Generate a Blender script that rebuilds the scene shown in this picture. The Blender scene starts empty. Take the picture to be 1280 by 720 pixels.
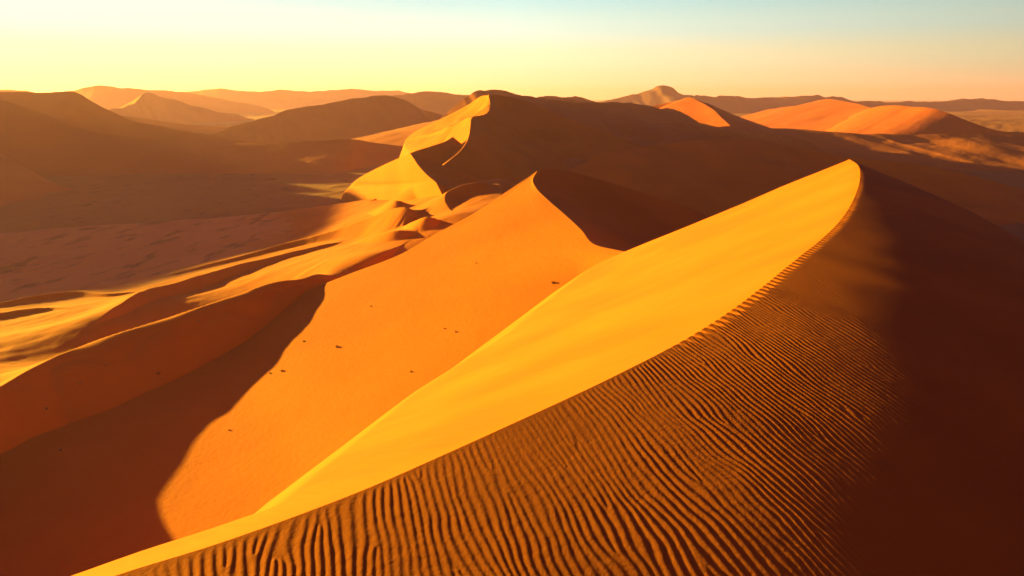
import bpy, math
import numpy as np
from mathutils import Vector

R = math.radians
scene = bpy.context.scene
COL = scene.collection

# ------------------------------------------------------------------ camera
CAM_Z = 60.0
FPX = 924.4
PITCH = R(14.5)
cp, sp = math.cos(PITCH), math.sin(PITCH)
cam_d = bpy.data.cameras.new('camera')
cam_d.sensor_width = 36.0
cam_d.lens = 36.0 * FPX / 1280.0
cam_d.clip_start = 0.3
cam_d.clip_end = 60000.0
cam = bpy.data.objects.new('camera', cam_d)
COL.objects.link(cam)
cam.location = (0, 0, CAM_Z)
cam.rotation_euler = (R(90) - PITCH, 0, 0)
scene.camera = cam


def ray(px, py):
    a = (px - 640.0) / FPX
    b = (360.0 - py) / FPX
    return np.array([a, cp + b * sp, -sp + b * cp])


def at(px, py, Y):
    """world point seen in direction (px, py), Y metres ahead"""
    d = ray(px, py)
    return np.array([0, 0, CAM_Z]) + d * (Y / d[1])


def atz(px, py, z):
    d = ray(px, py)
    return np.array([0, 0, CAM_Z]) + d * ((z - CAM_Z) / d[2])


def proj(P):
    P = np.asarray(P, float)
    x, y, z = P[..., 0], P[..., 1], P[..., 2] - CAM_Z
    dep = y * cp - z * sp
    up = y * sp + z * cp
    return np.stack([640 + FPX * x / dep, 360 - FPX * up / dep], -1)


# ------------------------------------------------------------------ light
SUN_AZ = R(-60.0)
SUN_EL = R(8.5)
SDIR = np.array([math.cos(SUN_EL) * math.sin(SUN_AZ), math.cos(SUN_EL) * math.cos(SUN_AZ), math.sin(SUN_EL)])
sun_d = bpy.data.lights.new('sun', 'SUN')
sun_d.energy = 5.0
sun_d.angle = R(0.6)
sun_d.color = (1.0, 0.79, 0.07)
sun = bpy.data.objects.new('sun', sun_d)
COL.objects.link(sun)
sun.rotation_euler = Vector(SDIR).to_track_quat('Z', 'Y').to_euler()

SKY_STRENGTH = 0.05
SKY_GLOW = 0.262
world = bpy.data.worlds.new('World')
scene.world = world
world.use_nodes = True
nt = world.node_tree
for n in list(nt.nodes):
    nt.nodes.remove(n)
sky = nt.nodes.new('ShaderNodeTexSky')
sky.sky_type = 'NISHITA'
sky.sun_disc = False
sky.sun_elevation = SUN_EL
sky.sun_rotation = SUN_AZ
sky.altitude = 300
sky.air_density = 1.0
sky.dust_density = 1.5
sky.ozone_density = 1.0


def node(t, kind, **kw):
    n = t.nodes.new(kind)
    for k, v in kw.items():
        setattr(n, k, v)
    return n


# dawn air: the band along the horizon is far brighter than the sky overhead
wtc = node(nt, 'ShaderNodeTexCoord')
wsep = node(nt, 'ShaderNodeSeparateXYZ')
nt.links.new(wtc.outputs['Generated'], wsep.inputs[0])
elev = node(nt, 'ShaderNodeValToRGB')
elev.color_ramp.interpolation = 'EASE'
SKY_STOPS = [(0.0, (0.80, 0.68, 0.34)), (0.02, (0.95, 0.86, 0.46)), (0.05, (0.90, 0.93, 0.56)), (0.085, (0.66, 0.92, 0.76)), (0.125, (0.44, 0.82, 0.80)), (0.26, (0.11, 0.052, 0.25)), (1.0, (0.05, 0.017, 0.19))]
while len(elev.color_ramp.elements) < len(SKY_STOPS):
    elev.color_ramp.elements.new(0.5)
for e_, (p_, c_) in zip(elev.color_ramp.elements, SKY_STOPS):
    e_.position = p_; e_.color = (*c_, 1)
nt.links.new(wsep.outputs['Z'], elev.inputs[0])
# the side of the sky towards the sun is brighter than the side away from it
wdot = node(nt, 'ShaderNodeVectorMath', operation='DOT_PRODUCT')
nt.links.new(wtc.outputs['Generated'], wdot.inputs[0])
wdot.inputs[1].default_value = (math.sin(SUN_AZ), math.cos(SUN_AZ), 0)
side = node(nt, 'ShaderNodeMapRange')
side.inputs[1].default_value = -0.62; side.inputs[2].default_value = 0.5
side.inputs[3].default_value = 0.18; side.inputs[4].default_value = 0.88
nt.links.new(wdot.outputs['Value'], side.inputs[0])
scl = node(nt, 'ShaderNodeMixRGB', blend_type='MULTIPLY')
scl.inputs[0].default_value = 1.0
nt.links.new(elev.outputs[0], scl.inputs[1]); nt.links.new(side.outputs[0], scl.inputs[2])
bg1 = node(nt, 'ShaderNodeBackground'); bg1.inputs[1].default_value = SKY_GLOW
nt.links.new(scl.outputs[0], bg1.inputs[0])
tint = node(nt, 'ShaderNodeMixRGB', blend_type='MULTIPLY')
tint.inputs[0].default_value = 1.0
tint.inputs[2].default_value = (0.028, 0.024, 0.018, 1)
nt.links.new(sky.outputs[0], tint.inputs[1])
bg = node(nt, 'ShaderNodeBackground'); bg.inputs[1].default_value = SKY_STRENGTH
nt.links.new(tint.outputs[0], bg.inputs[0])
add = node(nt, 'ShaderNodeAddShader')
nt.links.new(bg.outputs[0], add.inputs[0]); nt.links.new(bg1.outputs[0], add.inputs[1])
wo = node(nt, 'ShaderNodeOutputWorld')
nt.links.new(add.outputs[0], wo.inputs[0])

scene.view_settings.view_transform = 'Standard'
scene.view_settings.look = 'None'
scene.view_settings.exposure = 2.27
scene.view_settings.gamma = 1
scene.view_settings.use_curve_mapping = False
scene.render.resolution_x = 1024
scene.render.resolution_y = 576
scene.render.film_transparent = False
scene.cycles.volume_bounces = 1
scene.cycles.max_bounces = 6
scene.cycles.diffuse_bounces = 1


# ------------------------------------------------------------------ noise
def _hash(ix, iy, seed):
    h = (ix * 374761393 + iy * 668265263 + seed * 1442695041) & 0xFFFFFFFF
    h = ((h ^ (h >> 13)) * 1274126177) & 0xFFFFFFFF
    h = h ^ (h >> 16)
    return (h & 0xFFFFFF) / float(0xFFFFFF)


def vnoise(x, y, seed=0):
    x0 = np.floor(x); y0 = np.floor(y)
    fx = x - x0; fy = y - y0
    fx = fx * fx * fx * (fx * (fx * 6 - 15) + 10)
    fy = fy * fy * fy * (fy * (fy * 6 - 15) + 10)
    ix = x0.astype(np.int64); iy = y0.astype(np.int64)
    a = _hash(ix, iy, seed); b = _hash(ix + 1, iy, seed)
    c = _hash(ix, iy + 1, seed); d = _hash(ix + 1, iy + 1, seed)
    return (a + (b - a) * fx) * (1 - fy) + (c + (d - c) * fx) * fy - 0.5


def fbm(x, y, seed=0, octs=4, gain=0.5):
    s = 0; amp = 1.0
    for k in range(octs):
        s = s + amp * vnoise(x * 2 ** k + 17.3 * k, y * 2 ** k - 9.1 * k, seed + k)
        amp *= gain
    return s


def smooth(a, b, x):
    t = np.clip((x - a) / (b - a), 0, 1)
    return t * t * (3 - 2 * t)


# ------------------------------------------------------------------ curves and meshes
def cr(pts, n, w=None):
    """Catmull-Rom through pts, n samples evenly spaced along (chord-parametrised)"""
    P = np.asarray(pts, float)
    if len(P) == 2:
        t = np.linspace(0, 1, n)[:, None]
        return P[0] * (1 - t) + P[1] * t
    L = np.r_[0, np.cumsum(np.sqrt(np.linalg.norm(np.diff(P[:, :3], axis=0), axis=1)) + 1e-9)]
    m = np.zeros_like(P)
    m[1:-1] = ((P[2:] - P[1:-1]) / (L[2:] - L[1:-1])[:, None] * (L[1:-1] - L[:-2])[:, None]
               + (P[1:-1] - P[:-2]) / (L[1:-1] - L[:-2])[:, None] * (L[2:] - L[1:-1])[:, None]) / (L[2:] - L[:-2])[:, None]
    m[0] = (P[1] - P[0]) / (L[1] - L[0]); m[-1] = (P[-1] - P[-2]) / (L[-1] - L[-2])

    def ev(t):
        i = np.clip(np.searchsorted(L, t, side='right') - 1, 0, len(P) - 2)
        h = (L[i + 1] - L[i]); s = (t - L[i]) / h
        s = s[:, None]; h = h[:, None]
        return ((2 * s ** 3 - 3 * s ** 2 + 1) * P[i] + (s ** 3 - 2 * s ** 2 + s) * h * m[i]
                + (-2 * s ** 3 + 3 * s ** 2) * P[i + 1] + (s ** 3 - s ** 2) * h * m[i + 1])
    tt = np.linspace(0, L[-1], max(400, n * 2))
    Q = ev(tt)
    d = np.linalg.norm(np.diff(Q[:, :3], axis=0), axis=1)
    if w is not None:
        d = d * w(0.5 * (Q[1:] + Q[:-1]))
    A = np.r_[0, np.cumsum(d)]
    return ev(np.interp(np.linspace(0, A[-1], n), A, tt))


def grid_mesh(name, G, mat, label=None, kind='structure', flip=False, parent=None, group=None, cat=None, smooth_sh=True, sharp_rows=()):
    """G: (rows, cols, 3) array of world points -> one mesh object"""
    r, c = G.shape[:2]
    me = bpy.data.meshes.new(name)
    v = G.reshape(-1, 3).astype(np.float32)
    i = np.arange(r * c).reshape(r, c)
    q = np.stack([i[:-1, :-1], i[:-1, 1:], i[1:, 1:], i[1:, :-1]], -1).reshape(-1, 4)
    # make the faces look up
    g = G
    n = np.cross(g[:-1, 1:] - g[:-1, :-1], g[1:, :-1] - g[:-1, :-1])[..., 2].sum()
    if n < 0:
        q = q[:, ::-1]
    nf = len(q)
    me.vertices.add(len(v)); me.vertices.foreach_set('co', v.ravel())
    me.loops.add(nf * 4); me.loops.foreach_set('vertex_index', q.astype(np.int32).ravel())
    me.polygons.add(nf); me.polygons.foreach_set('loop_start', (np.arange(nf) * 4).astype(np.int32))
    me.update(calc_edges=True)
    me.polygons.foreach_set('use_smooth', np.ones(nf, bool))
    me.validate()
    if len(sharp_rows):
        ev = np.empty(len(me.edges) * 2, np.int32); me.edges.foreach_get('vertices', ev); ev = ev.reshape(-1, 2)
        rr = ev // c
        sh = np.zeros(len(me.edges), bool)
        for s in sharp_rows:
            sh |= (rr[:, 0] == s) & (rr[:, 1] == s)
        a = me.attributes.get('sharp_edge') or me.attributes.new('sharp_edge', 'BOOLEAN', 'EDGE')
        a.data.foreach_set('value', sh)
    me.materials.append(mat)
    o = bpy.data.objects.new(name, me)
    COL.objects.link(o)
    if kind: o['kind'] = kind
    if label: o['label'] = label
    if cat: o['category'] = cat
    if group: o['group'] = group
    if parent: o.parent = parent
    return o


# ------------------------------------------------------------------ materials
def sand(name, base, dark=None, light=None, scale=0.02, grain=60.0, bump=0.0, bscale=3.0, spots=None):
    m = bpy.data.materials.new(name)
    m.use_nodes = True
    t = m.node_tree
    b = t.nodes['Principled BSDF']
    b.inputs['Roughness'].default_value = 0.95
    b.inputs['Specular IOR Level'].default_value = 0.08
    tc = t.nodes.new('ShaderNodeTexCoord')
    n1 = t.nodes.new('ShaderNodeTexNoise'); n1.inputs['Scale'].default_value = scale
    n1.inputs['Detail'].default_value = 6
    n2 = t.nodes.new('ShaderNodeTexNoise'); n2.inputs['Scale'].default_value = grain
    n2.inputs['Detail'].default_value = 2
    t.links.new(tc.outputs['Object'], n1.inputs['Vector'])
    t.links.new(tc.outputs['Object'], n2.inputs['Vector'])
    r = t.nodes.new('ShaderNodeValToRGB')
    r.color_ramp.elements[0].position = 0.32; r.color_ramp.elements[1].position = 0.68
    dk = dark or tuple(c * 0.86 for c in base); lt = light or tuple(min(1, c * 1.12) for c in base)
    r.color_ramp.elements[0].color = (*dk, 1); r.color_ramp.elements[1].color = (*lt, 1)
    t.links.new(n1.outputs['Fac'], r.inputs[0])
    mg = t.nodes.new('ShaderNodeMapRange'); mg.inputs[3].default_value = 0.86; mg.inputs[4].default_value = 1.14
    t.links.new(n2.outputs['Fac'], mg.inputs[0])
    mx = t.nodes.new('ShaderNodeMixRGB'); mx.blend_type = 'MULTIPLY'; mx.inputs[0].default_value = 1
    t.links.new(r.outputs[0], mx.inputs[1]); t.links.new(mg.outputs[0], mx.inputs[2])
    out = mx.outputs[0]
    if spots:
        sc, thr, colr = spots
        n3 = t.nodes.new('ShaderNodeTexNoise'); n3.inputs['Scale'].default_value = sc; n3.inputs['Detail'].default_value = 5
        mp = t.nodes.new('ShaderNodeMapping'); mp.inputs['Scale'].default_value = (1.0, 0.38, 1.0)
        mp.inputs['Rotation'].default_value = (0, 0, R(-62))
        t.links.new(tc.outputs['Object'], mp.inputs[0]); t.links.new(mp.outputs[0], n3.inputs['Vector'])
        m3 = t.nodes.new('ShaderNodeMapRange'); m3.inputs[1].default_value = thr; m3.inputs[2].default_value = thr + 0.07
        t.links.new(n3.outputs['Fac'], m3.inputs[0])
        m4 = t.nodes.new('ShaderNodeMixRGB'); t.links.new(m3.outputs[0], m4.inputs[0])
        t.links.new(out, m4.inputs[1]); m4.inputs[2].default_value = (*colr, 1)
        out = m4.outputs[0]
    t.links.new(out, b.inputs['Base Color'])
    if bump > 0:
        nb = t.nodes.new('ShaderNodeTexNoise'); nb.inputs['Scale'].default_value = bscale; nb.inputs['Detail'].default_value = 5
        t.links.new(tc.outputs['Object'], nb.inputs['Vector'])
        bp = t.nodes.new('ShaderNodeBump'); bp.inputs['Strength'].default_value = 1.0; bp.inputs['Distance'].default_value = bump
        t.links.new(nb.outputs['Fac'], bp.inputs['Height']); t.links.new(bp.outputs[0], b.inputs['Normal'])
    return m


BASE = (0.50, 0.120, 0.008)
M_near = sand('sand_near', BASE, scale=0.08, grain=25, bump=0.01, bscale=9)
M_mid = sand('sand_mid', BASE, scale=0.03, grain=6, bump=0.06, bscale=1.2)
M_far = sand('sand_far', (0.41, 0.106, 0.025), scale=0.01, grain=1.5, bump=0.5, bscale=0.12)
M_plain = sand('sand_plain', (0.26, 0.088, 0.028), scale=0.006, grain=1.0, bump=0.15, bscale=0.3, spots=(0.12, 0.60, (0.17, 0.055, 0.022)))


def spine_mat():
    """dune sand that thins out into the gravelly plain where the ground is low"""
    m = M_mid.copy(); m.name = 'sand_spine'
    t = m.node_tree; b = t.nodes['Principled BSDF']
    old = b.inputs['Base Color'].links[0].from_socket
    tc = t.nodes.new('ShaderNodeTexCoord'); sx = t.nodes.new('ShaderNodeSeparateXYZ'); t.links.new(tc.outputs['Object'], sx.inputs[0])
    n = t.nodes.new('ShaderNodeTexNoise'); n.inputs['Scale'].default_value = 0.08; n.inputs['Detail'].default_value = 5
    t.links.new(tc.outputs['Object'], n.inputs['Vector'])
    ma = t.nodes.new('ShaderNodeMath'); ma.operation = 'MULTIPLY_ADD'; ma.inputs[1].default_value = 3.0
    t.links.new(n.outputs['Fac'], ma.inputs[0]); t.links.new(sx.outputs['Z'], ma.inputs[2])
    mr = t.nodes.new('ShaderNodeMapRange'); mr.inputs[1].default_value = 2.2; mr.inputs[2].default_value = 4.2
    t.links.new(ma.outputs[0], mr.inputs[0])
    n3 = t.nodes.new('ShaderNodeTexNoise'); n3.inputs['Scale'].default_value = 0.12; n3.inputs['Detail'].default_value = 6
    mp = t.nodes.new('ShaderNodeMapping'); mp.inputs['Scale'].default_value = (1.0, 0.38, 1.0); mp.inputs['Rotation'].default_value = (0, 0, R(-62))
    t.links.new(tc.outputs['Object'], mp.inputs[0]); t.links.new(mp.outputs[0], n3.inputs['Vector'])
    rp = t.nodes.new('ShaderNodeValToRGB')
    rp.color_ramp.elements[0].position = 0.54; rp.color_ramp.elements[0].color = (0.56, 0.21, 0.06, 1)
    rp.color_ramp.elements[1].position = 0.66; rp.color_ramp.elements[1].color = (0.26, 0.085, 0.032, 1)
    t.links.new(n3.outputs['Fac'], rp.inputs[0])
    mx = t.nodes.new('ShaderNodeMixRGB'); t.links.new(mr.outputs[0], mx.inputs[0])
    t.links.new(rp.outputs[0], mx.inputs[1]); t.links.new(old, mx.inputs[2]); t.links.new(mx.outputs[0], b.inputs['Base Color'])
    return m


M_spine = spine_mat()
M_red = sand('sand_red', (0.46, 0.092, 0.022), scale=0.01, grain=1.5, bump=0.5, bscale=0.12)
M_rock = sand('rock_far', (0.24, 0.095, 0.06), scale=0.004, grain=0.3)


# ------------------------------------------------------------------ dune from a crest line
def unit(az):
    return np.stack([np.sin(az), np.cos(az)], -1)


def ridge(label, crest, sl=24, sr=30, zb=-3.0, n=220, rows=50, azl=None, azr=None, pl=1.25, pr=1.15,
          mat=None, noise=0.6, nscale=0.03, seed=1, name='dune', cs=0.0, taper=True, tk=3.2, jag=0.0, jl=90.0):
    """crest: world points from near to far; sl/sr slope in degrees of the left and the right face
    (numbers or one per crest point); azl/azr: azimuths (deg) the faces fall towards (or None: square to the crest)"""
    crest = np.asarray(crest, float)
    if taper:
        def tail(p, q):
            d = p[:2] - q[:2]; d = d / np.linalg.norm(d); h = p[2] - zb; o = []
            for a_, b_ in ((0.35, 0.22), (0.8, 0.6), (1.25, 1.0)):
                o.append(np.array([*(p[:2] + d * h * a_ * tk), p[2] - h * b_]))
            return o
        crest = np.array(tail(crest[0], crest[1])[::-1] + list(crest) + tail(crest[-1], crest[-2]))

        def padl(a):
            return a if a is None or np.isscalar(a) else [a[0]] * 3 + list(a) + [a[-1]] * 3
        sl, sr, azl, azr = padl(sl), padl(sr), padl(azl), padl(azr)
    k = len(crest)
    ex = [np.full(k, s, float) if np.isscalar(s) else np.asarray(s, float) for s in (sl, sr)]
    ax = []
    for a in (azl, azr):
        ax.append(np.full(k, np.nan) if a is None else (np.full(k, a, float) if np.isscalar(a) else np.asarray(a, float)))
    Q = cr(np.column_stack([crest, ex[0], ex[1], np.nan_to_num(ax[0]), np.nan_to_num(ax[1])]), n)
    C = Q[:, :3]
    if jag:
        sarc = np.r_[0, np.cumsum(np.linalg.norm(np.diff(C[:, :2], axis=0), axis=1))]
        C[:, 2] += jag * fbm(sarc / jl, sarc * 0 + seed, seed, 4, 0.6)
    T = np.gradient(C[:, :2], axis=0)
    # smooth the tangent so the faces do not fan abruptly
    ker = np.ones(15) / 15
    T = np.stack([np.convolve(np.pad(T[:, j], 7, mode='edge'), ker, 'valid') for j in (0, 1)], -1)
    T /= np.linalg.norm(T, axis=1)[:, None]
    DL = np.stack([-T[:, 1], T[:, 0]], -1) if azl is None else unit(np.radians(Q[:, 5]))
    DR = np.stack([T[:, 1], -T[:, 0]], -1) if azr is None else unit(np.radians(Q[:, 6]))
    out = []
    for D, s, p, side in ((DL, Q[:, 3], pl, 'L'), (DR, Q[:, 4], pr, 'R')):
        h = C[:, 2] - zb
        w = h / np.tan(np.radians(s)) * p
        v = np.linspace(0, 1, rows) ** 1.2
        v = v[:, None]
        prof = 1 - (1 - v) ** p
        X = C[None, :, 0] + D[None, :, 0] * w * v
        Y = C[None, :, 1] + D[None, :, 1] * w * v
        Z = C[None, :, 2] - h * prof
        X, Y, Z = np.broadcast_arrays(X, Y, Z)
        fade = smooth(0, 0.12, v) if cs == 0 else 1.0
        Z = Z + noise * fade * fbm(X * nscale, Y * nscale, seed, 4) * np.clip(h / 8, 0.2, 1)
        G = np.stack([X, Y, Z], -1)
        out.append(G)
    G = np.concatenate([out[0][::-1], out[1][1:]], 0)
    return grid_mesh(name, G, mat or M_mid, label, sharp_rows=(rows - 1,))


# ------------------------------------------------------------------ ground
def build_ground():
    az = np.radians(np.linspace(-180, 180, 721))
    # denser straight ahead
    az = np.radians(np.concatenate([np.linspace(-180, -50, 60)[:-1], np.linspace(-50, 50, 700), np.linspace(50, 180, 60)[1:]]))
    rr = np.concatenate([[0.0, 20, 50], np.geomspace(80, 14000, 560)])
    A, Rr = np.meshgrid(az, rr)
    X = Rr * np.sin(A); Y = Rr * np.cos(A)
    amp = smooth(60, 300, Rr) * (1 - smooth(3000, 9000, Rr))
    U = X * .5 + Y * .86; V = X * .86 - Y * .5
    Z = amp * (0.8 * fbm(X * 0.006, Y * 0.006, 3, 3) + 1.6 * np.maximum(0, fbm(U * 0.03, V * 0.09, 9, 3)))
    far = smooth(560, 1500, Rr) * (1 - smooth(7000, 12000, Rr))
    Z += far * 34 * np.maximum(0, 0.45 - np.abs(fbm(X * 0.0016 + .3, Y * 0.0011, 21, 4))) * (0.4 + smooth(-200, 900, X) * 0.3 + 0.3)
    Z = Z - 1.0
    grid_mesh('desert_ground', np.stack([X, Y, Z], -1), M_plain, 'brown gravelly desert floor between the dunes')


build_ground()

# ------------------------------------------------------------------ foreground dune
K1PX = [(-60, 783), (60, 748), (158, 715), (280, 677), (443, 617), (540, 575), (633, 533), (750, 479), (808, 450), (866, 418),
        (925, 380), (983, 334), (1028, 298), (1055, 269), (1069, 244), (1075, 220), (1072, 206), (1062, 199)]
K1Z = [48, 48, 48, 48, 48, 48, 48.0, 48.0, 48.0, 48.1, 48.3, 48.6, 48.9, 49.2, 49.5, 49.8, 50.0, 50.1]
K2PX = [(-200, 830), (0, 752), (95, 719), (182, 688), (260, 663), (348, 633), (448, 551), (528, 485), (640, 414), (657, 399), (738, 335), (785, 312),
        (890, 271), (980, 232), (1040, 206), (1062, 199)]


def foreground():
    C0 = np.array([atz(*p, z) for p, z in zip(K1PX, K1Z)])
    n = 1500
    C = cr(C0, n, w=lambda P: 1.0 / np.linalg.norm(P - np.array([0, 0, CAM_Z]), axis=1))
    dist = np.linalg.norm(C - np.array([0, 0, CAM_Z]), axis=1)
    arc = np.r_[0, np.cumsum(np.linalg.norm(np.diff(C, axis=0), axis=1))]
    u = arc / arc[-1]
    C[:, 2] += 0.07 * vnoise(arc / 3.1, arc * 0, 91) * smooth(0.1, 0.25, u) * (1 - smooth(0.35, 0.6, u)) + 0.08 * vnoise(arc / 14, arc * 0, 92) * smooth(0.1, 0.3, u) * (1 - smooth(0.4, 0.7, u))
    # footprints trodden along the crest from the far tip
    stride = 0.8
    ph = arc / stride + 0.3 * vnoise(arc / 3.0, arc * 0, 5)
    foot = np.maximum(0, np.sin(2 * np.pi * ph)) ** 2 * smooth(0.2, 0.3, u) * (1 - smooth(0.95, 1.0, u)) * np.clip(0.75 + 0.8 * vnoise(arc / 1.1, arc * 0, 6), 0.2, 1.3)
    # left (sunlit) face: from the crest to the brow seen against what lies behind
    azl = np.radians(np.interp(arc, [0, 25, 60, 100, arc[-1]], [-36, -42, -48, -52, -58]))
    D = unit(azl)
    k2 = np.array(K2PX, float)
    T = np.linspace(0, 60, 1200)
    sl = np.tan(R(25))
    tb = np.zeros(n)
    for i in range(n):
        P = np.stack([C[i, 0] + D[i, 0] * T, C[i, 1] + D[i, 1] * T, C[i, 2] - sl * T], -1)
        q = proj(P)
        yb = np.interp(q[:, 0], k2[:, 0], k2[:, 1])
        over = np.nonzero(q[:, 1] < yb)[0]
        tb[i] = T[over[0]] if len(over) else T[np.argmin(q[:, 1] - yb)]
    ker = np.ones(25) / 25
    tb = np.convolve(np.pad(tb, 12, mode='edge'), ker, 'valid')
    tb = np.maximum(tb, 0.25) * (1 - smooth(0.985, 1.0, u)) + 0.02
    rowsL = []
    for v in np.linspace(0, 1, 60) ** 1.1:
        t = tb * v
        rowsL.append(np.stack([C[:, 0] + D[:, 0] * t, C[:, 1] + D[:, 1] * t, C[:, 2] - sl * t], -1))
    B = rowsL[-1]
    s2 = np.tan(R(37.5))
    for v in np.linspace(0, 1, 40)[1:] ** 1.4:
        t = 70 * v
        curv = 0.8 * (1 - np.exp(-t / 0.8))
        rowsL.append(np.stack([B[:, 0] + D[:, 0] * t, B[:, 1] + D[:, 1] * t, B[:, 2] - s2 * t + (s2 - sl) * curv], -1))
    L = np.array(rowsL)
    near = np.arange(60)[:, None]
    # right (rippled) face
    azr = np.radians(np.interp(arc, [0, arc[-1] * .8, arc[-1]], [140, 140, 150]))
    DR = unit(azr)
    rows = 820
    Tt = np.interp(arc, [0, 30, 80, arc[-1]], [42, 50, 80, 105])
    v = np.linspace(0, 1, rows) ** 1.25
    t = Tt[None, :] * v[:, None]
    s0 = np.interp(u, [0, 0.2, 0.6, 0.85, 1.0], [2.4, 4.2, 7.2, 9.0, 16.0])
    s1 = np.interp(u, [0, 0.2, 0.6, 1.0], [17, 21, 25, 25])
    wv = np.interp(u, [0, 0.15, 0.35, 0.6, 0.85, 1.0], [38, 34, 28, 25, 20, 14])
    tanl = np.tan(np.radians(s0[None] + (s1 - s0)[None] * smooth(0, 1, t / wv[None])))
    dt = np.diff(t, axis=0)
    drop = np.vstack([np.zeros((1, n)), np.cumsum(0.5 * (tanl[1:] + tanl[:-1]) * dt, axis=0)])
    X = C[None, :, 0] + DR[None, :, 0] * t
    Y = C[None, :, 1] + DR[None, :, 1] * t
    Z = C[None, :, 2] - drop
    # wind ripples
    lam = 0.295
    ra = R(-15)
    along = X * math.sin(ra) + Y * math.cos(ra)
    q = X * math.cos(ra) - Y * math.sin(ra)
    warp = 1.9 * fbm(q / 4.2, along / 8.0, 31, 2) + 0.55 * vnoise(q / 0.8, along / 2.0, 41) + 0.4 * vnoise(q / 1.7, along / 1.8, 44) + 0.30 * vnoise(q / 1.0, along / 0.9, 43)
    # forks: each one adds a ripple on one side of a point (a dislocation of the phase)
    rng = np.random.default_rng(8)
    p = (q / lam + warp).astype(np.float32)
    q32 = q.astype(np.float32); a32 = along.astype(np.float32)
    cand = np.nonzero((np.hypot(X, Y) < 52).ravel())[0]
    # spread them evenly over the picture: far ground gets more of them
    for j_ in rng.choice(cand, 150):
        q0 = q32.ravel()[j_]; a0 = a32.ravel()[j_]
        p += np.float32(rng.choice((-1, 1)) / (2 * math.pi)) * np.arctan2(q32 - q0, (a32 - a0) * np.float32(0.45))
    f = p - np.floor(p)
    prof = np.where(f < 0.62, smooth(0, 0.62, f), 1 - smooth(0.62, 1, f))
    am = 0.0090 * (0.85 + 1.1 * vnoise(q / 1.6, along / 3.0, 51) + 0.5 * fbm(X / 9, Y / 9, 52, 2))
    am = np.clip(am, 0.002, 0.021)
    am = am * smooth(0.0, 0.45, t) * (1 - smooth(0.30, 0.82, u)[None]) * (1 - 0.5 * smooth(14, 45, t))
    am = am * np.interp(u, [0, 0.15, 0.35, 1], [0.60, 0.78, 1, 1])[None]
    Z = Z + am * (prof - 0.5) * 2
    Z = Z + 0.004 * fbm(X / 0.3, Y / 0.3, 61, 2) * smooth(0, 1.5, t) * (1 - smooth(0.25, 0.5, u)[None]) + 0.06 * fbm(X / 14, Y / 14, 62, 3) * smooth(0, 6, t)
    Rg = np.stack([X, Y, Z], -1)
    # smooth (unrippled) broken edge of footprints at the crest
    fr = foot[None] * np.exp(-(t / 0.4) ** 2)
    Rg[..., 2] -= 0.26 * fr * (1 - 0.6 * smooth(0.6, 0.8, u))[None]
    for i in range(60):
        tt = tb * (i / 59.0) ** 1.1
        g = foot * np.exp(-(tt / 0.35) ** 2)
        L[i, :, 2] -= 0.26 * g
    # flowing ripples too faint to count on the lit face
    lx, ly = L[..., 0], L[..., 1]
    L[:60, :, 2] += 0.05 * fbm(lx[:60] / 6, ly[:60] / 6, 71, 3) * smooth(0, 12, np.arange(60))[:, None]
    for i in range(60):
        tt = tb * (i / 59.0) ** 1.1
        slip = 0.07 * vnoise(arc / 1.1 + 0.15 * tt, tt / 9.0, 75) + 0.03 * vnoise(arc / 0.35, tt / 5.0, 76)
        L[i, :, 2] += slip * smooth(0.4, 2.5, tt) * (1 - smooth(40, 59, i))
    G = np.concatenate([L[::-1], Rg[1:]], 0)
    nL = len(L) - 1
    # back of the dune: fan round the tip
    tip = C[-1]
    k = 60
    cols = []
    azs = np.degrees(np.linspace(azr[-1], azl[-1] + 2 * math.pi - 2 * math.pi, k))[1:-1]
    for a in azs:
        f_ = (np.degrees(azr[-1]) - a) / (np.degrees(azr[-1] - azl[-1]))
        # each fan column has the same number of rows as the grid: blend the two end columns
        d = unit(math.radians(a))
        cR = G[nL:, -1]; 
        tR = t[:, -1]
        sl_ = math.tan(R(34))
        z = tip[2] - np.minimum(sl_ * tR, 50) * (1 - math.exp(-f_ * 14)) - drop[:, -1] * math.exp(-f_ * 14)
        cols.append(np.stack([tip[0] + d[0] * tR, tip[1] + d[1] * tR, z], -1))
    F = np.stack([G[nL:, -1]] + cols, 1)
    # join as one mesh: write both grids into one object
    o = grid_mesh('dune', G, M_near, 'large rippled foreground dune with a bright yellow lee face and footprints along its crest', sharp_rows=(nL,))
    o2 = grid_mesh('dune', F, M_near, None)
    # merge the fan into the dune mesh
    import bmesh
    bm = bmesh.new(); bm.from_mesh(o.data); bm.from_mesh(o2.data)
    bm.to_mesh(o.data); bm.free()
    m2 = o2.data
    bpy.data.objects.remove(o2); bpy.data.meshes.remove(m2)
    return C


K1W = foreground()
print('tip', K1W[-1], 'K3', proj(K1W[-1] + 30 * np.array([*unit(R(150)), -math.tan(R(22))])))

# ------------------------------------------------------------------ orange dune behind it
A2 = at(762, 309, 150)
AZ2, S2 = R(-117), math.tan(R(17.5))


def plane2(px, py):
    """ray meets the broad sunlit face"""
    d = ray(px, py)
    g = -S2 * unit(AZ2)
    # z = A2z + g.(xy - A2xy)
    o = np.array([0, 0, CAM_Z])
    k = (A2[2] + g @ (o[:2] - A2[:2]) - o[2]) / (d[2] - g @ d[:2])
    return o + d * k


def flare2(zp):
    h = zp - 3.5
    return 3.5 + np.where(h > 5, h, 5 * np.exp(np.minimum(h - 5, 0) / 5.0))


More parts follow.
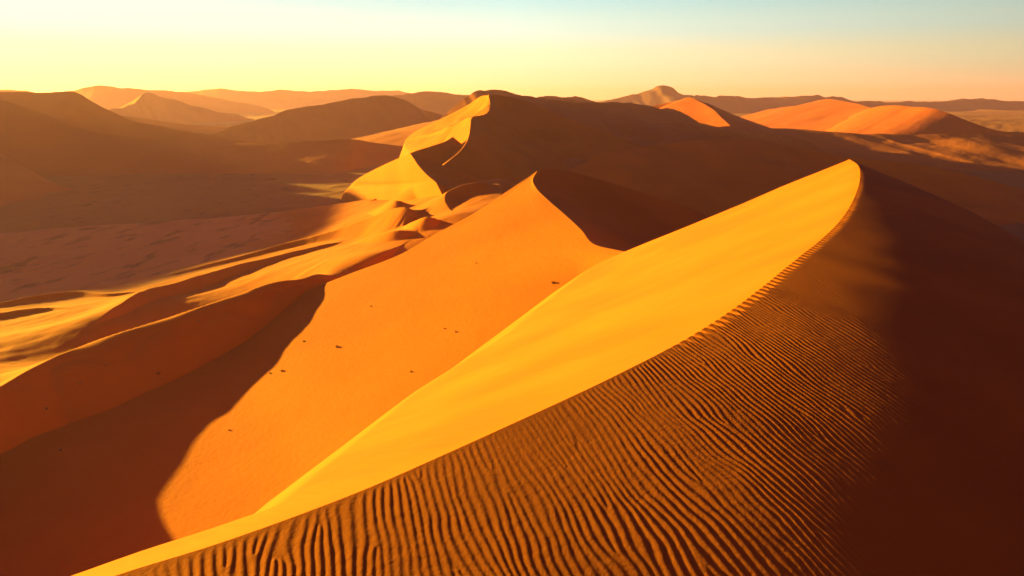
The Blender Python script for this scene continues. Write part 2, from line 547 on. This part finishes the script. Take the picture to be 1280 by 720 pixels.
def surf2(px, py):
    """ray meets the sunlit face with its flared foot"""
    d = ray(px, py); d = d / d[1]
    g = -S2 * unit(AZ2)
    t = np.linspace(50, 300, 6000)
    z = flare2(A2[2] + (d[0] * t - A2[0]) * g[0] + (t - A2[1]) * g[1])
    i = np.nonzero(CAM_Z + d[2] * t < z)[0][0]
    return np.array([d[0] * t[i], t[i], z[i]])


PK2 = plane2(672, 213)
crest2 = [at(860, 380, 95), at(815, 335, 125), at(785, 316, 142), plane2(742, 305), plane2(727, 288), plane2(708, 270), plane2(685, 250), plane2(671, 236),
          plane2(666, 224), PK2]
EDGE2 = [(672, 213), (640, 235), (590, 268), (545, 292), (500, 318), (430, 345), (380, 372), (300, 420)]


def dune2():
    # left face: a grid from the crest K4 to the trough
    n = 260
    top = [plane2(*p) for p in EDGE2[:6]]
    low = top[-1] + 140 * np.array([*unit(R(-111)), -math.tan(R(9))])
    E = cr(top + [low], n)                      # far arm of the star
    K = cr(crest2[::-1], n)                     # crest towards the camera (from the peak)
    rows = 200
    out = []
    # fan from the peak: columns swing from far arm to the crest; build as ruled patch peak-outwards
    for v in np.linspace(0, 1, rows):
        # point along the arm and along the crest at the same fraction, joined by a line across the face
        out.append(None)
    # simple heightfield on the plane, in a skewed grid
    nearp = K[-1] + np.array([-8, -60, 0.0])
    Kx = cr([PK2] + crest2[::-1][1:] + [nearp], n)
    G = np.zeros((rows, n, 3))
    Ex = E
    for j in range(n):
        a, b = Kx[j], Ex[j]
        w = np.linspace(0, 1, rows)[:, None]
        G[:, j] = a * (1 - w) + b * w
    g = -S2 * unit(AZ2)
    zp = A2[2] + (G[..., 0] - A2[0]) * g[0] + (G[..., 1] - A2[1]) * g[1]
    zc = flare2(zp)                             # flares out at the foot
    w = np.linspace(0, 1, rows)[:, None]
    bl = smooth(0.0, 0.12, w) * np.ones((1, n))
    ee = smooth(0.75, 1.0, w)
    G[..., 2] = G[..., 2] * (1 - bl) + zc * bl
    # keep the far arm on its own line
    G[..., 2] = G[..., 2] + (0.22 * fbm(G[..., 0] / 22, G[..., 1] / 22, 81, 2) + 0.03 * fbm(G[..., 0] / 2, G[..., 1] / 2, 84, 2)) * bl * (1 - ee)
    # far side of the arm, falls away
    back = []
    for v in np.linspace(0, 1, 25)[1:]:
        d = unit(R(-20))
        q = G[-1].copy(); q[:, :2] += d * 60 * v; q[:, 2] = q[:, 2] - math.tan(R(30)) * 60 * v
        back.append(q)
    G = np.concatenate([G, np.array(back)], 0)
    # right face
    spur = [PK2, at(690, 211.5, 236), at(720, 216, 238), at(760, 227, 240), at(820, 246, 240), at(870, 263, 238), at(900, 280, 232), at(960, 310, 220)]
    Sx = cr(spur, n)
    rf = []
    KK = cr(crest2[::-1], n)
    for v in np.linspace(0, 1, 80)[1:]:
        q = KK * (1 - v) + Sx * v
        sag = 9.0 * math.sin(math.pi * v) * smooth(0, 0.9, np.linspace(0, 1, n))
        q = q.copy(); q[:, 2] -= sag
        q[:, 2] += 0.6 * fbm(q[:, 0] / 15, q[:, 1] / 15, 83, 4) * math.sin(math.pi * v)
        rf.append(q)
    bk = []
    for v in np.linspace(0, 1, 20)[1:]:
        q = Sx.copy(); q[:, :2] += unit(R(30)) * 60 * v; q[:, 2] -= 36 * v
        bk.append(q)
    H = np.concatenate([KK[None], np.array(rf), np.array(bk)], 0)
    o = grid_mesh('dune', G, M_mid, 'broad smooth orange sunlit dune with a sharp curved crest behind the yellow face')
    o2 = grid_mesh('dune', H, M_mid)
    import bmesh
    bm = bmesh.new(); bm.from_mesh(o.data); bm.from_mesh(o2.data); bm.to_mesh(o.data); bm.free()
    m2 = o2.data; bpy.data.objects.remove(o2); bpy.data.meshes.remove(m2)


dune2()

# ------------------------------------------------------------------ small crests with a steep lee side
def ridgelets(X, Y, items):
    """extra height of small crests; each item: (world polyline (n,2), height per point, left width)"""
    Z = np.zeros_like(X)
    for it in items:
        pl, H, wl = it[:3]; ang = it[3] if len(it) > 3 else 31
        P = cr(np.column_stack([np.asarray(pl, float)[:, :2], np.zeros(len(pl)), H]), max(70, 2 * len(pl)))
        Hs = P[:, 3]; P2 = P[:, :2]
        mx = max(H)
        pad = max(wl, mx * 2.2) + 2
        mask = (X > P2[:, 0].min() - pad) & (X < P2[:, 0].max() + pad) & (Y > P2[:, 1].min() - pad) & (Y < P2[:, 1].max() + pad)
        x = X[mask]; y = Y[mask]
        best = np.full(x.shape, 1e9); sd = np.zeros_like(x); hh = np.zeros_like(x)
        for i in range(len(P2) - 1):
            a = P2[i]; d = P2[i + 1] - a; L = d @ d
            t = np.clip(((x - a[0]) * d[0] + (y - a[1]) * d[1]) / L, 0, 1)
            ex = x - a[0] - t * d[0]; ey = y - a[1] - t * d[1]
            r = np.hypot(ex, ey)
            m = r < best
            best = np.where(m, r, best)
            sd = np.where(m, np.sign(d[0] * (y - a[1]) - d[1] * (x - a[0])), sd)      # + left, - right
            hh = np.where(m, Hs[i] + t * (Hs[i + 1] - Hs[i]), hh)
        hh = np.maximum(hh, 0)
        left = hh * np.clip(1 - best / wl, 0, 1) ** 1.6
        wr = np.maximum(hh / math.tan(R(ang)), 0.01)
        right = hh * np.clip(1 - best / wr, 0, 1) ** 1.1
        Z[mask] += np.where(sd >= 0, left, right)
    return Z


def rbf(ctrl):
    P = np.array(ctrl, float); xy = P[:, :2] / 100.0; z = P[:, 2]

    def phi(r2):
        return -np.sqrt(r2 + 0.004)
    n = len(P)
    D = ((xy[:, None] - xy[None]) ** 2).sum(-1)
    A = np.zeros((n + 3, n + 3)); A[:n, :n] = phi(D) + np.eye(n) * 4e-3
    A[:n, n] = 1; A[:n, n + 1:] = xy; A[n, :n] = 1; A[n + 1:, :n] = xy.T
    w = np.linalg.solve(A, np.r_[z, 0, 0, 0])

    def f(X, Y):
        x = np.asarray(X, float) / 100; y = np.asarray(Y, float) / 100
        out = w[n] + w[n + 1] * x + w[n + 2] * y
        for i in range(n):
            out = out + w[i] * phi((x - xy[i, 0]) ** 2 + (y - xy[i, 1]) ** 2)
        return out
    return f


def on(f, px, py, up=0.0):
    """where the ray meets the surface z = f(x, y) + up (marching outwards)"""
    d = ray(px, py); d = d / d[1]
    t = np.linspace(60, 900, 8000)
    z = CAM_Z + d[2] * t
    g = z - f(d[0] * t, t) - up
    k = np.nonzero(g < 0)[0]
    i = k[0] if len(k) else np.argmin(g)
    return np.array([d[0] * t[i], t[i], z[i]])


SPINE = [(-150, 250, 0), (0, 250, 0), (150, 250, 0), (260, 250, 0), (0, 300, 0), (120, 300, 0), (220, 300, 0.3), (330, 280, .5), (350, 250, .5), (390, 235, 1), (0, 345, 0), (110, 340, 0), (-200, 380, 0),
         (200, 330, 0.3), (0, 385, 2.2), (60, 377, 2.4), (160, 364, 2.2), (240, 341, 2), (325, 317, 2.2), (380, 300, 3.2), (420, 278, 5.0), (425, 255, 6),
         (0, 418, 6), (80, 400, 6),
         (0, 440, 8), (60, 415, 8), (120, 404, 8.5), (465, 325, 16), (505, 306, 17),
         (440, 303, 9.5), (400, 314, 8.5), (300, 354, 7.0), (200, 380, 7.5),
         (500, 280, 15), (470, 287, 12), (535, 270, 18), (480, 258, 12), (530, 247, 18), (565, 257, 21), (585, 244, 23), (600, 232, 25), (545, 284, 20.5), (572, 268, 23),
         (0, 530, 4.5), (100, 475, 5), (200, 440, 5.5), (290, 410, 7), (360, 375, 9), (0, 620, -1), (100, 580, 0), (200, 520, 1.5), (0, 700, -2), (150, 620, -1), (-100, 650, 1)]


def spine():
    ctrl = [atz(px, py, z) for px, py, z in SPINE]
    # crest line that throws the shadow edge across the orange slope
    tx, ty = np.array([(-300, 640), (-100, 540), (0, 486), (40, 462), (80, 440), (120, 424), (180, 406), (250, 386), (300, 366), (345, 350), (430, 335), (500, 310)], float).T
    S_ = SDIR / math.hypot(SDIR[0], SDIR[1])
    cast = []
    for p in [(428, 347), (418, 362), (405, 380), (375, 415), (330, 465), (270, 525), (230, 570), (190, 640), (175, 690), (168, 740), (164, 800)]:
        P = surf2(*p)
        for t in np.linspace(2, 120, 600):
            Q = P + S_ * t; q = proj(Q)
            if q[1] < np.interp(q[0], tx, ty):
                break
        cast.append(Q)
    cast = cast[::-1]
    cast = [cast[0] + np.array([-6, -45, 0]), cast[0] + np.array([-2, -18, 0])] + cast
    ctrl += [tuple(c - np.array([0, 0, 1.6])) for c in cast]
    cast = cr(np.array(cast), 64)
    for k_ in range(3):
        cast[1:-1] = 0.25 * cast[:-2] + 0.5 * cast[1:-1] + 0.25 * cast[2:]
    ctrl += [atz(300, 480, 1.5), atz(240, 560, -1), atz(180, 680, -4), atz(440, 440, -3), atz(400, 560, -9), (0, 150, 5), (-10, 190, 9), (-40, 120, -6)]
    ctrl += [(-5, 330, 25), (-40, 420, 6), (20, 280, 22), (-80, 480, 0), (30, 350, 16), (-100, 420, 2), (-70, 360, 9)]
    f = rbf(ctrl)
    globals()['F_SPINE'] = f
    cH = [max(0.1, c[2] - float(f(c[0], c[1]))) * float(1 - smooth(0.9, 1.0, i_ / 63.0)) for i_, c in enumerate(cast)]

    def line(pts, H, wl, up=0.5):
        return (np.array([on(f, a, b, up * h) for (a, b), h in zip(pts, H)]), H, wl)
    items = [
        line([(235, 338), (325, 316), (360, 307), (420, 292), (457, 281), (490, 271), (512, 269), (528, 273)], [.6, 1.4, 1.9, 3.0, 4.6, 6.2, 5.0, .3], 14),
        line([(118, 408), (135, 394), (165, 377), (190, 367), (240, 353), (290, 338), (340, 324), (400, 309), (430, 302)], [.0, 1.2, 2.2, 2.8, 3.0, 2.6, 2.0, 1.3, .1], 14),
        (np.array(cast), cH, 26),
        line([(440, 334), (470, 322), (505, 306)], [.1, 1.2, 0.1], 12),
        line([(458, 267), (478, 261), (497, 257), (508, 256)], [0, 2.6, 4.0, .1], 12),
        line([(436, 248), (455, 243), (475, 237), (492, 232), (500, 233)], [.4, 3.0, 4.6, 4.6, .1], 16),
        line([(466, 251), (495, 241), (520, 233), (531, 230), (535, 231)], [.3, 3.2, 5.6, 7.0, .2], 18),
        line([(503, 285), (520, 280), (535, 277), (552, 276)], [.1, 2.0, 2.8, .1], 10),
        line([(440, 306), (470, 298), (500, 293), (522, 292)], [.1, 1.6, 2.2, .1], 10),
        line([(0, 381), (50, 372), (90, 367), (140, 368), (175, 364)], [1.2, 1.4, 1.2, .8, .1], 10),
        line([(-40, 402), (10, 392), (60, 386), (100, 388)], [1.0, 1.2, .8, .1], 8),
        line([(562, 262), (556, 254), (560, 245), (575, 238), (600, 231), (612, 229)], [0.5, 2.5, 3.5, 3.5, 2.5, .1], 16),
    ]
    az = np.radians(np.concatenate([np.linspace(-80, -37, 80)[:-1], np.linspace(-37, 3, 900)]))
    rr = np.geomspace(62, 470, 620)
    A, Rr = np.meshgrid(az, rr)
    X = Rr * np.sin(A); Y = Rr * np.cos(A)
    Z = f(X, Y)
    Z = Z + ridgelets(X, Y, items)
    k = smooth(1, 5, Z)
    U = X * .5 + Y * .86; V = X * .86 - Y * .5
    Z = Z + 0.5 * fbm(X / 16, Y / 16, 201, 4) * (0.4 + 0.6 * k) + 0.5 * np.maximum(0, fbm(U / 28, V / 9, 203, 3)) 
    # sinks into the plain at its rim
    Z = Z - 14 * smooth(400, 470, Rr) - 10 * smooth(R(-1), R(3), A) - 6 * (1 - smooth(R(-80), R(-70), A)) - 14 * (1 - smooth(62, 80, Rr))
    grid_mesh('dune', np.stack([X, Y, Z], -1), M_spine, 'long low dune spine with narrow sunlit crests and dark stripes running in from the left edge')


spine()


# ------------------------------------------------------------------ star dunes
def star(label, peak, arm, crest, spur, low_arm=None, n=260, rows=120, sag1=0.0, sag2=8.0, zb=-4, skirt=(70, 0.62), mat=None, extra=None, seed=1, noise=1.0, ns=20.0, azb1=-20, azb2=30):
    """peak with three crests: arm (to the left), crest (towards the camera), spur (to the right); ruled faces between them"""
    A_ = cr([peak] + arm, n); K_ = cr([peak] + crest, n); S_ = cr([peak] + spur, n)
    uu = np.linspace(0, 1, n)

    def face(P, Q, sag, sd):
        o = []
        for v in np.linspace(0, 1, rows):
            q = P * (1 - v) + Q * v
            w = math.sin(math.pi * v)
            q[:, 2] += -sag * w * smooth(0, .5, uu) + noise * w * fbm(q[:, 0] / ns, q[:, 1] / ns, sd, 4)
            o.append(q)
        return np.array(o)

    def back(P, az, s=30):
        h = (P[:, 2] - zb); D = unit(R(az)); o = []
        for v in np.linspace(0, 1, 30)[1:]:
            q = P.copy(); t = v * h / math.tan(R(s)); q[:, 0] += D[0] * t; q[:, 1] += D[1] * t; q[:, 2] -= h * v
            o.append(q)
        return np.array(o)
    F1 = face(K_, A_, sag1, seed); F2 = face(K_, S_, sag2, seed + 5)
    if extra:
        ex = extra(F1)
        F1[..., 2] += ex
    G = np.concatenate([back(A_, azb1)[::-1], F1[::-1], F2[1:], back(S_, azb2)], 0)
    # the foot runs out under the sand round it
    last = G[:, -1]; d = last[:, :2] - np.asarray(peak)[:2]; d /= np.linalg.norm(d, axis=1)[:, None]
    ex = []
    for t in np.linspace(0, 1, 25)[1:]:
        q = last.copy(); L_ = skirt[0] * t
        q[:, :2] += d * L_; q[:, 2] -= skirt[1] * L_
        ex.append(q)
    G = np.concatenate([G, np.array(ex).transpose(1, 0, 2)], 1)
    return grid_mesh('dune', G, mat or M_mid, label, sharp_rows=(29 + rows - 1,))


def d5_extra(F):
    W = F.reshape(-1, 3); q = proj(W)

    def near_(px, py):
        e = np.hypot(q[:, 0] - px, q[:, 1] - py)
        k_ = np.nonzero(e < max(2.5, e.min() + 0.5))[0]
        return W[k_[np.argmin(W[k_, 1])]]
    its = []
    for pts, H, wl, an in (([(505, 174), (530, 169), (560, 160), (580, 151), (588, 147)], [.3, 1.5, 2.2, 2.2, .1], 18, 50),):
        its.append((np.array([near_(*p) for p in pts]), H, wl, an))
    return ridgelets(F[..., 0], F[..., 1], its)


star('tall dune with a winding bright crest and a large shaded right flank in the middle distance',
     at(611, 119, 520),
     [at(600, 121, 540), at(585, 131, 552), at(563, 143, 562), at(540, 154, 568), at(520, 164, 566), at(508, 174, 556), at(506, 181, 540), at(509, 189, 516), at(514, 199, 485)],
     [at(613, 131, 500), at(610, 140, 480), at(600, 146, 462), at(590, 148, 450), at(588, 156, 436), at(587, 166, 420), at(583, 178, 404), at(574, 190, 388), at(562, 200, 375), at(548, 212, 360), at(530, 235, 335)],
     [at(625, 119, 545), at(650, 124, 560), at(700, 144, 545), at(760, 166, 520), at(830, 192, 490), at(900, 216, 460), at(1000, 245, 420)],
     sag1=3, sag2=14, rows=160, n=420, extra=d5_extra, skirt=(30, 2.4), seed=161, noise=5, ns=38)

star('small pointed dune with a bright left face in front of the tall dune',
     at(513, 192, 335),
     [at(500, 197, 352), at(480, 206, 376), at(460, 216, 402), at(445, 225, 426), at(436, 234, 446), at(428, 242, 450)],
     [at(517, 198, 330), at(523, 207, 324), at(533, 218, 316), at(545, 228, 306)],
     [at(520, 193, 345), at(535, 200, 350), at(555, 207, 350), at(580, 216, 340), at(610, 226, 330), at(640, 240, 310)],
     sag1=1.0, sag2=3, seed=131, noise=.6)

ridge('small dark sided spur on the left flank of the tall dune', [at(495, 203, 385), at(513, 191.5, 388), at(535, 184, 396), at(556, 177, 406), at(566, 171, 414)],
      sl=38, sr=36, azl=-50, azr=112, zb=17, seed=231, noise=.4, taper=False)
# ------------------------------------------------------------------ background dunes
RIGHT = dict(azl=-75, azr=120)
FRONT = dict(azl=-10, azr=165)
def caster():
    """crest of the big dune left of the picture, at the height whose shadow ends where the photograph's does"""
    out = []
    for (px, py, z), t in zip([(-250, 400, 2), (0, 386, 2), (160, 368, 1.5), (240, 346, 1.5), (330, 321, 1.5), (400, 300, 3), (420, 280, 5), (432, 258, 6), (438, 238, 6)],
                              [420, 430, 440, 450, 460, 480, 500, 520, 540]):
        P = atz(px, py, z)
        s_ = SDIR / math.hypot(SDIR[0], SDIR[1])
        out.append(P + s_ * t)
    return out


ridge('huge dark shaded dune on the left with its shadow across the plain',
      [(-700, 150, 30)] + caster() + [at(-70, 113, 700), at(0, 124, 690), at(50, 141, 690), at(100, 160, 690), at(150, 170, 690),
       at(250, 177, 690), at(300, 178, 690), at(380, 177, 690), at(440, 174, 700), at(465, 178, 720), at(490, 181, 740), at(520, 185, 760)],
      sl=24, sr=[20] * 10 + [17] * 12, azr=[130] * 10 + [165] + [178] * 11, azl=[-60] * 10 + [-40] * 6 + [-10] * 6, mat=M_far, n=400, pr=1.4, rows=90, noise=3, nscale=0.008, seed=171)
ridge('dark dune peak behind the huge shaded dune at the left edge', [at(-150, 122, 750), at(-60, 117, 755), at(30, 118, 760), at(70, 118, 760), at(95, 116.5, 762), at(118, 128, 768), at(165, 149, 780), at(230, 163, 795)],
      sl=24, sr=21, **FRONT, mat=M_far, noise=3, nscale=0.006, jag=4, jl=60, n=420, seed=179)
ridge('hazy brown dune with a rounded peak behind the dark dune', [at(250, 172, 900), at(300, 158, 960), at(340, 146, 1000), at(400, 131, 1060), at(450, 124, 1100), at(485, 121, 1120), at(505, 128, 1120), at(535, 141, 1100), at(580, 150, 1050)],
      sl=24, sr=25, azl=-20, azr=150, mat=M_far, noise=2.5, nscale=0.006, jag=6, jl=90, n=420, seed=181)
ridge('hazy dune slope behind the dark dune on the far left', [at(90, 140, 1000), at(130, 142, 1050), at(180, 148, 1100), at(240, 156, 1150), at(330, 160, 1200), at(420, 158, 1250)], sl=24, sr=12, **FRONT, mat=M_far, noise=6, nscale=0.006, seed=183)
ridge('distant hazy dune with a small glowing face', [at(128, 141, 1380), at(142, 136, 1430), at(160, 132, 1500), at(172, 124, 1570), at(184, 115.5, 1650), at(205, 122, 1720), at(240, 132, 1800), at(290, 142, 1900)],
      sl=30, sr=20, azl=[-135, -135, -135, -130, -100, -40, -20, -10], azr=[120] * 3 + [150] * 5, mat=M_far, noise=3, nscale=0.005, jag=6, jl=90, n=420, seed=185)
ridge('distant hazy dune peak on the left skyline', [at(-60, 113, 2300), at(0, 111, 2400), at(60, 112, 2500), at(100, 109, 2500), at(125, 106.5, 2500), at(150, 110, 2500), at(220, 116, 2600), at(260, 120, 2600)],
      sl=24, sr=22, **FRONT, mat=M_far, noise=8, nscale=0.003, jag=16, jl=200, n=420, seed=187)
ridge('low hazy range along the left skyline', [at(180, 118, 3600), at(250, 113, 3600), at(280, 110.5, 3600), at(335, 110, 3600), at(360, 113, 3700), at(440, 114, 3800), at(520, 117, 4000), at(600, 119, 4200)],
      sl=24, sr=18, **FRONT, mat=M_far, noise=12, nscale=0.003, jag=22, jl=260, n=420, seed=189)
ridge('hazy dune hump left of the tall dune on the skyline', [at(480, 119, 2000), at(510, 113, 2050), at(540, 111, 2100), at(575, 115, 2100), at(620, 119, 2200)], sl=24, sr=20, **FRONT, mat=M_far, noise=7, nscale=0.004, jag=14, jl=160, n=420, seed=191)
ridge('small dark peak just behind the top of the tall dune', [at(590, 117, 850), at(612, 113, 870), at(625, 110, 880), at(642, 115, 890), at(670, 122, 900), at(720, 128, 920)], tk=1.2, sl=26, sr=22, **FRONT, mat=M_far, noise=5, nscale=0.008, jag=4, jl=50, n=420, seed=193)
ridge('shaded dune with a thin sunlit cap right of the tall dune', [at(625, 123, 640), at(660, 122, 650), at(690, 125, 665), at(730, 128, 690), at(770, 129, 720), at(805, 133, 750), at(850, 140, 790)],
      tk=1.1, sl=24, sr=17, azl=-30, azr=150, mat=M_far, noise=8, nscale=0.02, jag=4, jl=60, n=420, seed=195)
ridge('far dune with a yellow lit patch on the skyline right of the tall dune', [at(630, 130, 900), at(650, 126, 980), at(690, 121, 1150), at(730, 122, 1300)], sl=14, sr=20, azl=-95, azr=80, mat=M_far, noise=4, nscale=0.01, jag=3, jl=60, n=420, seed=196)
ridge('far flat topped rocky hill on the skyline', [at(760, 124, 2600), at(795, 118, 2600), at(815, 113, 2600), at(822, 109.5, 2600), at(840, 109.5, 2600), at(850, 116, 2600), at(880, 121, 2650), at(940, 123, 2700)], sl=30, sr=26, **FRONT, mat=M_rock, noise=14, nscale=0.008, jag=12, jl=120, n=420, seed=197)
ridge('small dune with a sunlit triangular tip', [at(905, 150, 800), at(890, 136, 850), at(875, 127, 890), at(862, 121.5, 920), at(845, 126, 950), at(815, 132, 960), at(770, 138, 960)],
      sl=22, sr=18, azl=[-100] * 4 + [-60] * 3, azr=[140] * 4 + [150] * 3, mat=M_red, noise=4, nscale=0.01, jag=1, jl=60, n=420, seed=199)
ridge('low shaded dune in the dune field right of the tall dune', [at(690, 152, 560), at(760, 150, 600), at(830, 148, 640), at(880, 153, 650), at(940, 166, 640)], sl=18, sr=14, azl=-20, azr=150, mat=M_far, noise=9, nscale=0.022, jag=5, jl=50, n=420, seed=205)
ridge('dark rounded dune in front of the thin sunlit strip', [at(770, 190, 420), at(830, 180, 450), at(890, 173, 470), at(950, 175, 480), at(1000, 185, 470), at(1060, 196, 460), at(1150, 206, 450)], sl=16, sr=15, azl=-20, azr=155, mat=M_mid, noise=4, nscale=0.015, seed=206)
ridge('added wide low dune standing in for the shadow below the lit orange dune', [at(860, 150, 840), at(920, 155, 800), at(990, 160, 780), at(1060, 165, 760), at(1130, 167, 750), at(1200, 169, 740), at(1330, 172, 740)], sl=18, sr=13, azl=-20, azr=155, mat=M_far, noise=4, nscale=0.012, jag=3, jl=60, n=420, seed=207)  # added occluder: its dark face replaces the shadow over the lit dune's foot
ridge('long sunlit orange dune on the right', [at(1538, 182, 900), at(1418, 176, 880), at(1318, 171, 860), at(1273, 166, 850), at(1238, 160, 850), at(1203, 148, 860), at(1168, 136, 890), at(1133, 133, 940), at(1098, 133, 1000)],
      sl=18, sr=24, azl=[-125] * 9, azr=40, mat=M_red, noise=3, nscale=0.01, jag=1.2, jl=70, n=420, seed=211)
ridge('pale orange dune crest left of the long sunlit dune', [at(1134, 150, 950), at(1104, 137, 1050), at(1074, 131, 1150), at(1036, 124, 1300), at(1009, 130, 1400), at(974, 135, 1500)],
      sl=14, sr=24, azl=-100, azr=70, mat=M_red, noise=6, nscale=0.006, jag=2, jl=90, n=420, seed=213)
ridge('distant low ridge on the right skyline', [at(900, 124, 2600), at(960, 122, 2700), at(1010, 118, 2700), at(1050, 121, 2800), at(1110, 124, 2900), at(1200, 127, 3000), at(1300, 128, 3000), at(1450, 130, 3000)], sl=22, sr=20, **FRONT, mat=M_rock, noise=10, nscale=0.004, jag=18, jl=200, n=420, seed=215)

# ------------------------------------------------------------------ grass tufts on the slopes
M_tuft = bpy.data.materials.new('dry_grass'); M_tuft.use_nodes = True
_b = M_tuft.node_tree.nodes['Principled BSDF']; _b.inputs['Roughness'].default_value = 0.9
_n = M_tuft.node_tree.nodes.new('ShaderNodeTexNoise'); _n.inputs['Scale'].default_value = 4
_r = M_tuft.node_tree.nodes.new('ShaderNodeValToRGB')
_r.color_ramp.elements[0].color = (0.20, 0.08, 0.02, 1); _r.color_ramp.elements[1].color = (0.42, 0.15, 0.03, 1)
M_tuft.node_tree.links.new(_n.outputs['Fac'], _r.inputs[0]); M_tuft.node_tree.links.new(_r.outputs[0], _b.inputs['Base Color'])


def tuft(P, size, seed, label, group):
    rng = np.random.default_rng(seed)
    V = []; F = []
    size *= 0.62
    for k in range(90):
        a = rng.uniform(0, 2 * math.pi); r0 = size * 0.55 * math.sqrt(rng.uniform()) ; ln = size * rng.uniform(0.5, 1.0)
        lean = rng.uniform(0.15, 0.9)
        bx, by = r0 * math.cos(a), r0 * math.sin(a) * 0.7
        a2 = a + rng.normal() * .4
        dx, dy = math.cos(a2) * lean, math.sin(a2) * lean
        w = size * 0.045
        px_, py_ = -math.sin(a2) * w, math.cos(a2) * w
        i = len(V)
        V += [(bx - px_, by - py_, -0.1), (bx + px_, by + py_, -0.1), (bx + dx * ln * .5 + px_ * .8, by + dy * ln * .5 + py_ * .8, ln * .55), (bx + dx * ln * .5 - px_ * .8, by + dy * ln * .5 - py_ * .8, ln * .55),
              (bx + dx * ln, by + dy * ln, ln * (0.85 - 0.3 * lean))]
        F += [(i, i + 1, i + 2, i + 3), (i + 3, i + 2, i + 4)]
    me = bpy.data.meshes.new('grass_tuft'); me.from_pydata(V, [], F); me.materials.append(M_tuft)
    o = bpy.data.objects.new('grass_tuft', me); COL.objects.link(o); o.location = P
    o['label'] = label; o['category'] = 'grass tuft'; o['group'] = group


SUNNY = [((422, 434), .95, 'largest dry grass tuft on the orange slope, left of its middle'),
         ((353, 464), .75, 'dry grass tuft near the shadow edge on the orange slope, right one of a pair'),
         ((338, 467), .55, 'small dry grass tuft closest to the shadow edge, left one of a pair'),
         ((380, 427), .6, 'small pale grass tuft on the orange slope up and left of the largest tuft'),
         ((464, 383), .55, 'dry grass tuft high on the orange slope, above the largest tuft'),
         ((570, 415), .6, 'dry grass tuft in mid slope beside the yellow face, right one of two close together'),
         ((556, 411), .45, 'tiny grass tuft in mid slope, left one of two close together'),
         ((514, 465), .55, 'lone dry grass tuft on the orange slope just left of the yellow face'),
         ((692, 354), .95, 'dark grass tuft below the sharp crest notch where orange slope meets yellow face'),
         ((595, 329), .5, 'small grass tuft highest on the orange slope'),
         ((287, 538), .45, 'small grass tuft lowest on the orange slope')]
SHADY = [((248, 402), .8, 'grass tuft in the dark hollow just under the sunlit ridge'),
         ((198, 467), .9, 'wide dark grass tuft in the middle of the shaded hollow'),
         ((100, 480), .7, 'grass tuft on the shaded slope below the left end of the ridge'),
         ((58, 511), .8, 'grass tuft in deep shade closest to the left edge'),
         ((132, 457), .55, 'small grass tuft in shade just above the widest dark tuft'),
         ((253, 469), .6, 'grass tuft in shade right of the widest dark tuft'),
         ((76, 563), .7, 'lowest grass tuft in the dark corner at lower left')]
dg = bpy.context.evaluated_depsgraph_get()
bpy.context.view_layer.update()
dg.update()
for grp, lst, k0 in (('dry grass tufts on the sunlit orange slope', SUNNY, 300), ('dry grass tufts in the shaded hollow', SHADY, 400)):
    for i_, ((px_, py_), sz, lab) in enumerate(lst):
        d_ = ray(px_, py_)
        hit, loc, *_x = scene.ray_cast(dg, Vector((0, 0, CAM_Z)), Vector(d_).normalized())
        if hit:
            tuft(loc, sz, k0 + i_, lab, grp)

# ------------------------------------------------------------------ view box of air
import bmesh
bm = bmesh.new()
bmesh.ops.create_cube(bm, size=1.0)
for v_ in bm.verts:
    v_.co = (v_.co.x * 30000, v_.co.y * 30000, -60 if v_.co.z < 0 else 190)
hm = bpy.data.meshes.new('haze'); bm.to_mesh(hm); bm.free()
mh = bpy.data.materials.new('haze'); mh.use_nodes = True
for n_ in list(mh.node_tree.nodes):
    mh.node_tree.nodes.remove(n_)
pv = mh.node_tree.nodes.new('ShaderNodeVolumePrincipled')
pv.inputs['Color'].default_value = (0.97, 0.46, 0.8, 1)
pv.inputs['Density'].default_value = 0.9e-4
pv.inputs['Anisotropy'].default_value = 0.42
mo = mh.node_tree.nodes.new('ShaderNodeOutputMaterial')
mh.node_tree.links.new(pv.outputs[0], mo.inputs['Volume'])
hm.materials.append(mh)
ho = bpy.data.objects.new('haze', hm); COL.objects.link(ho)
ho['kind'] = 'stuff'; ho['label'] = 'thin warm dawn haze lying over the dunes'
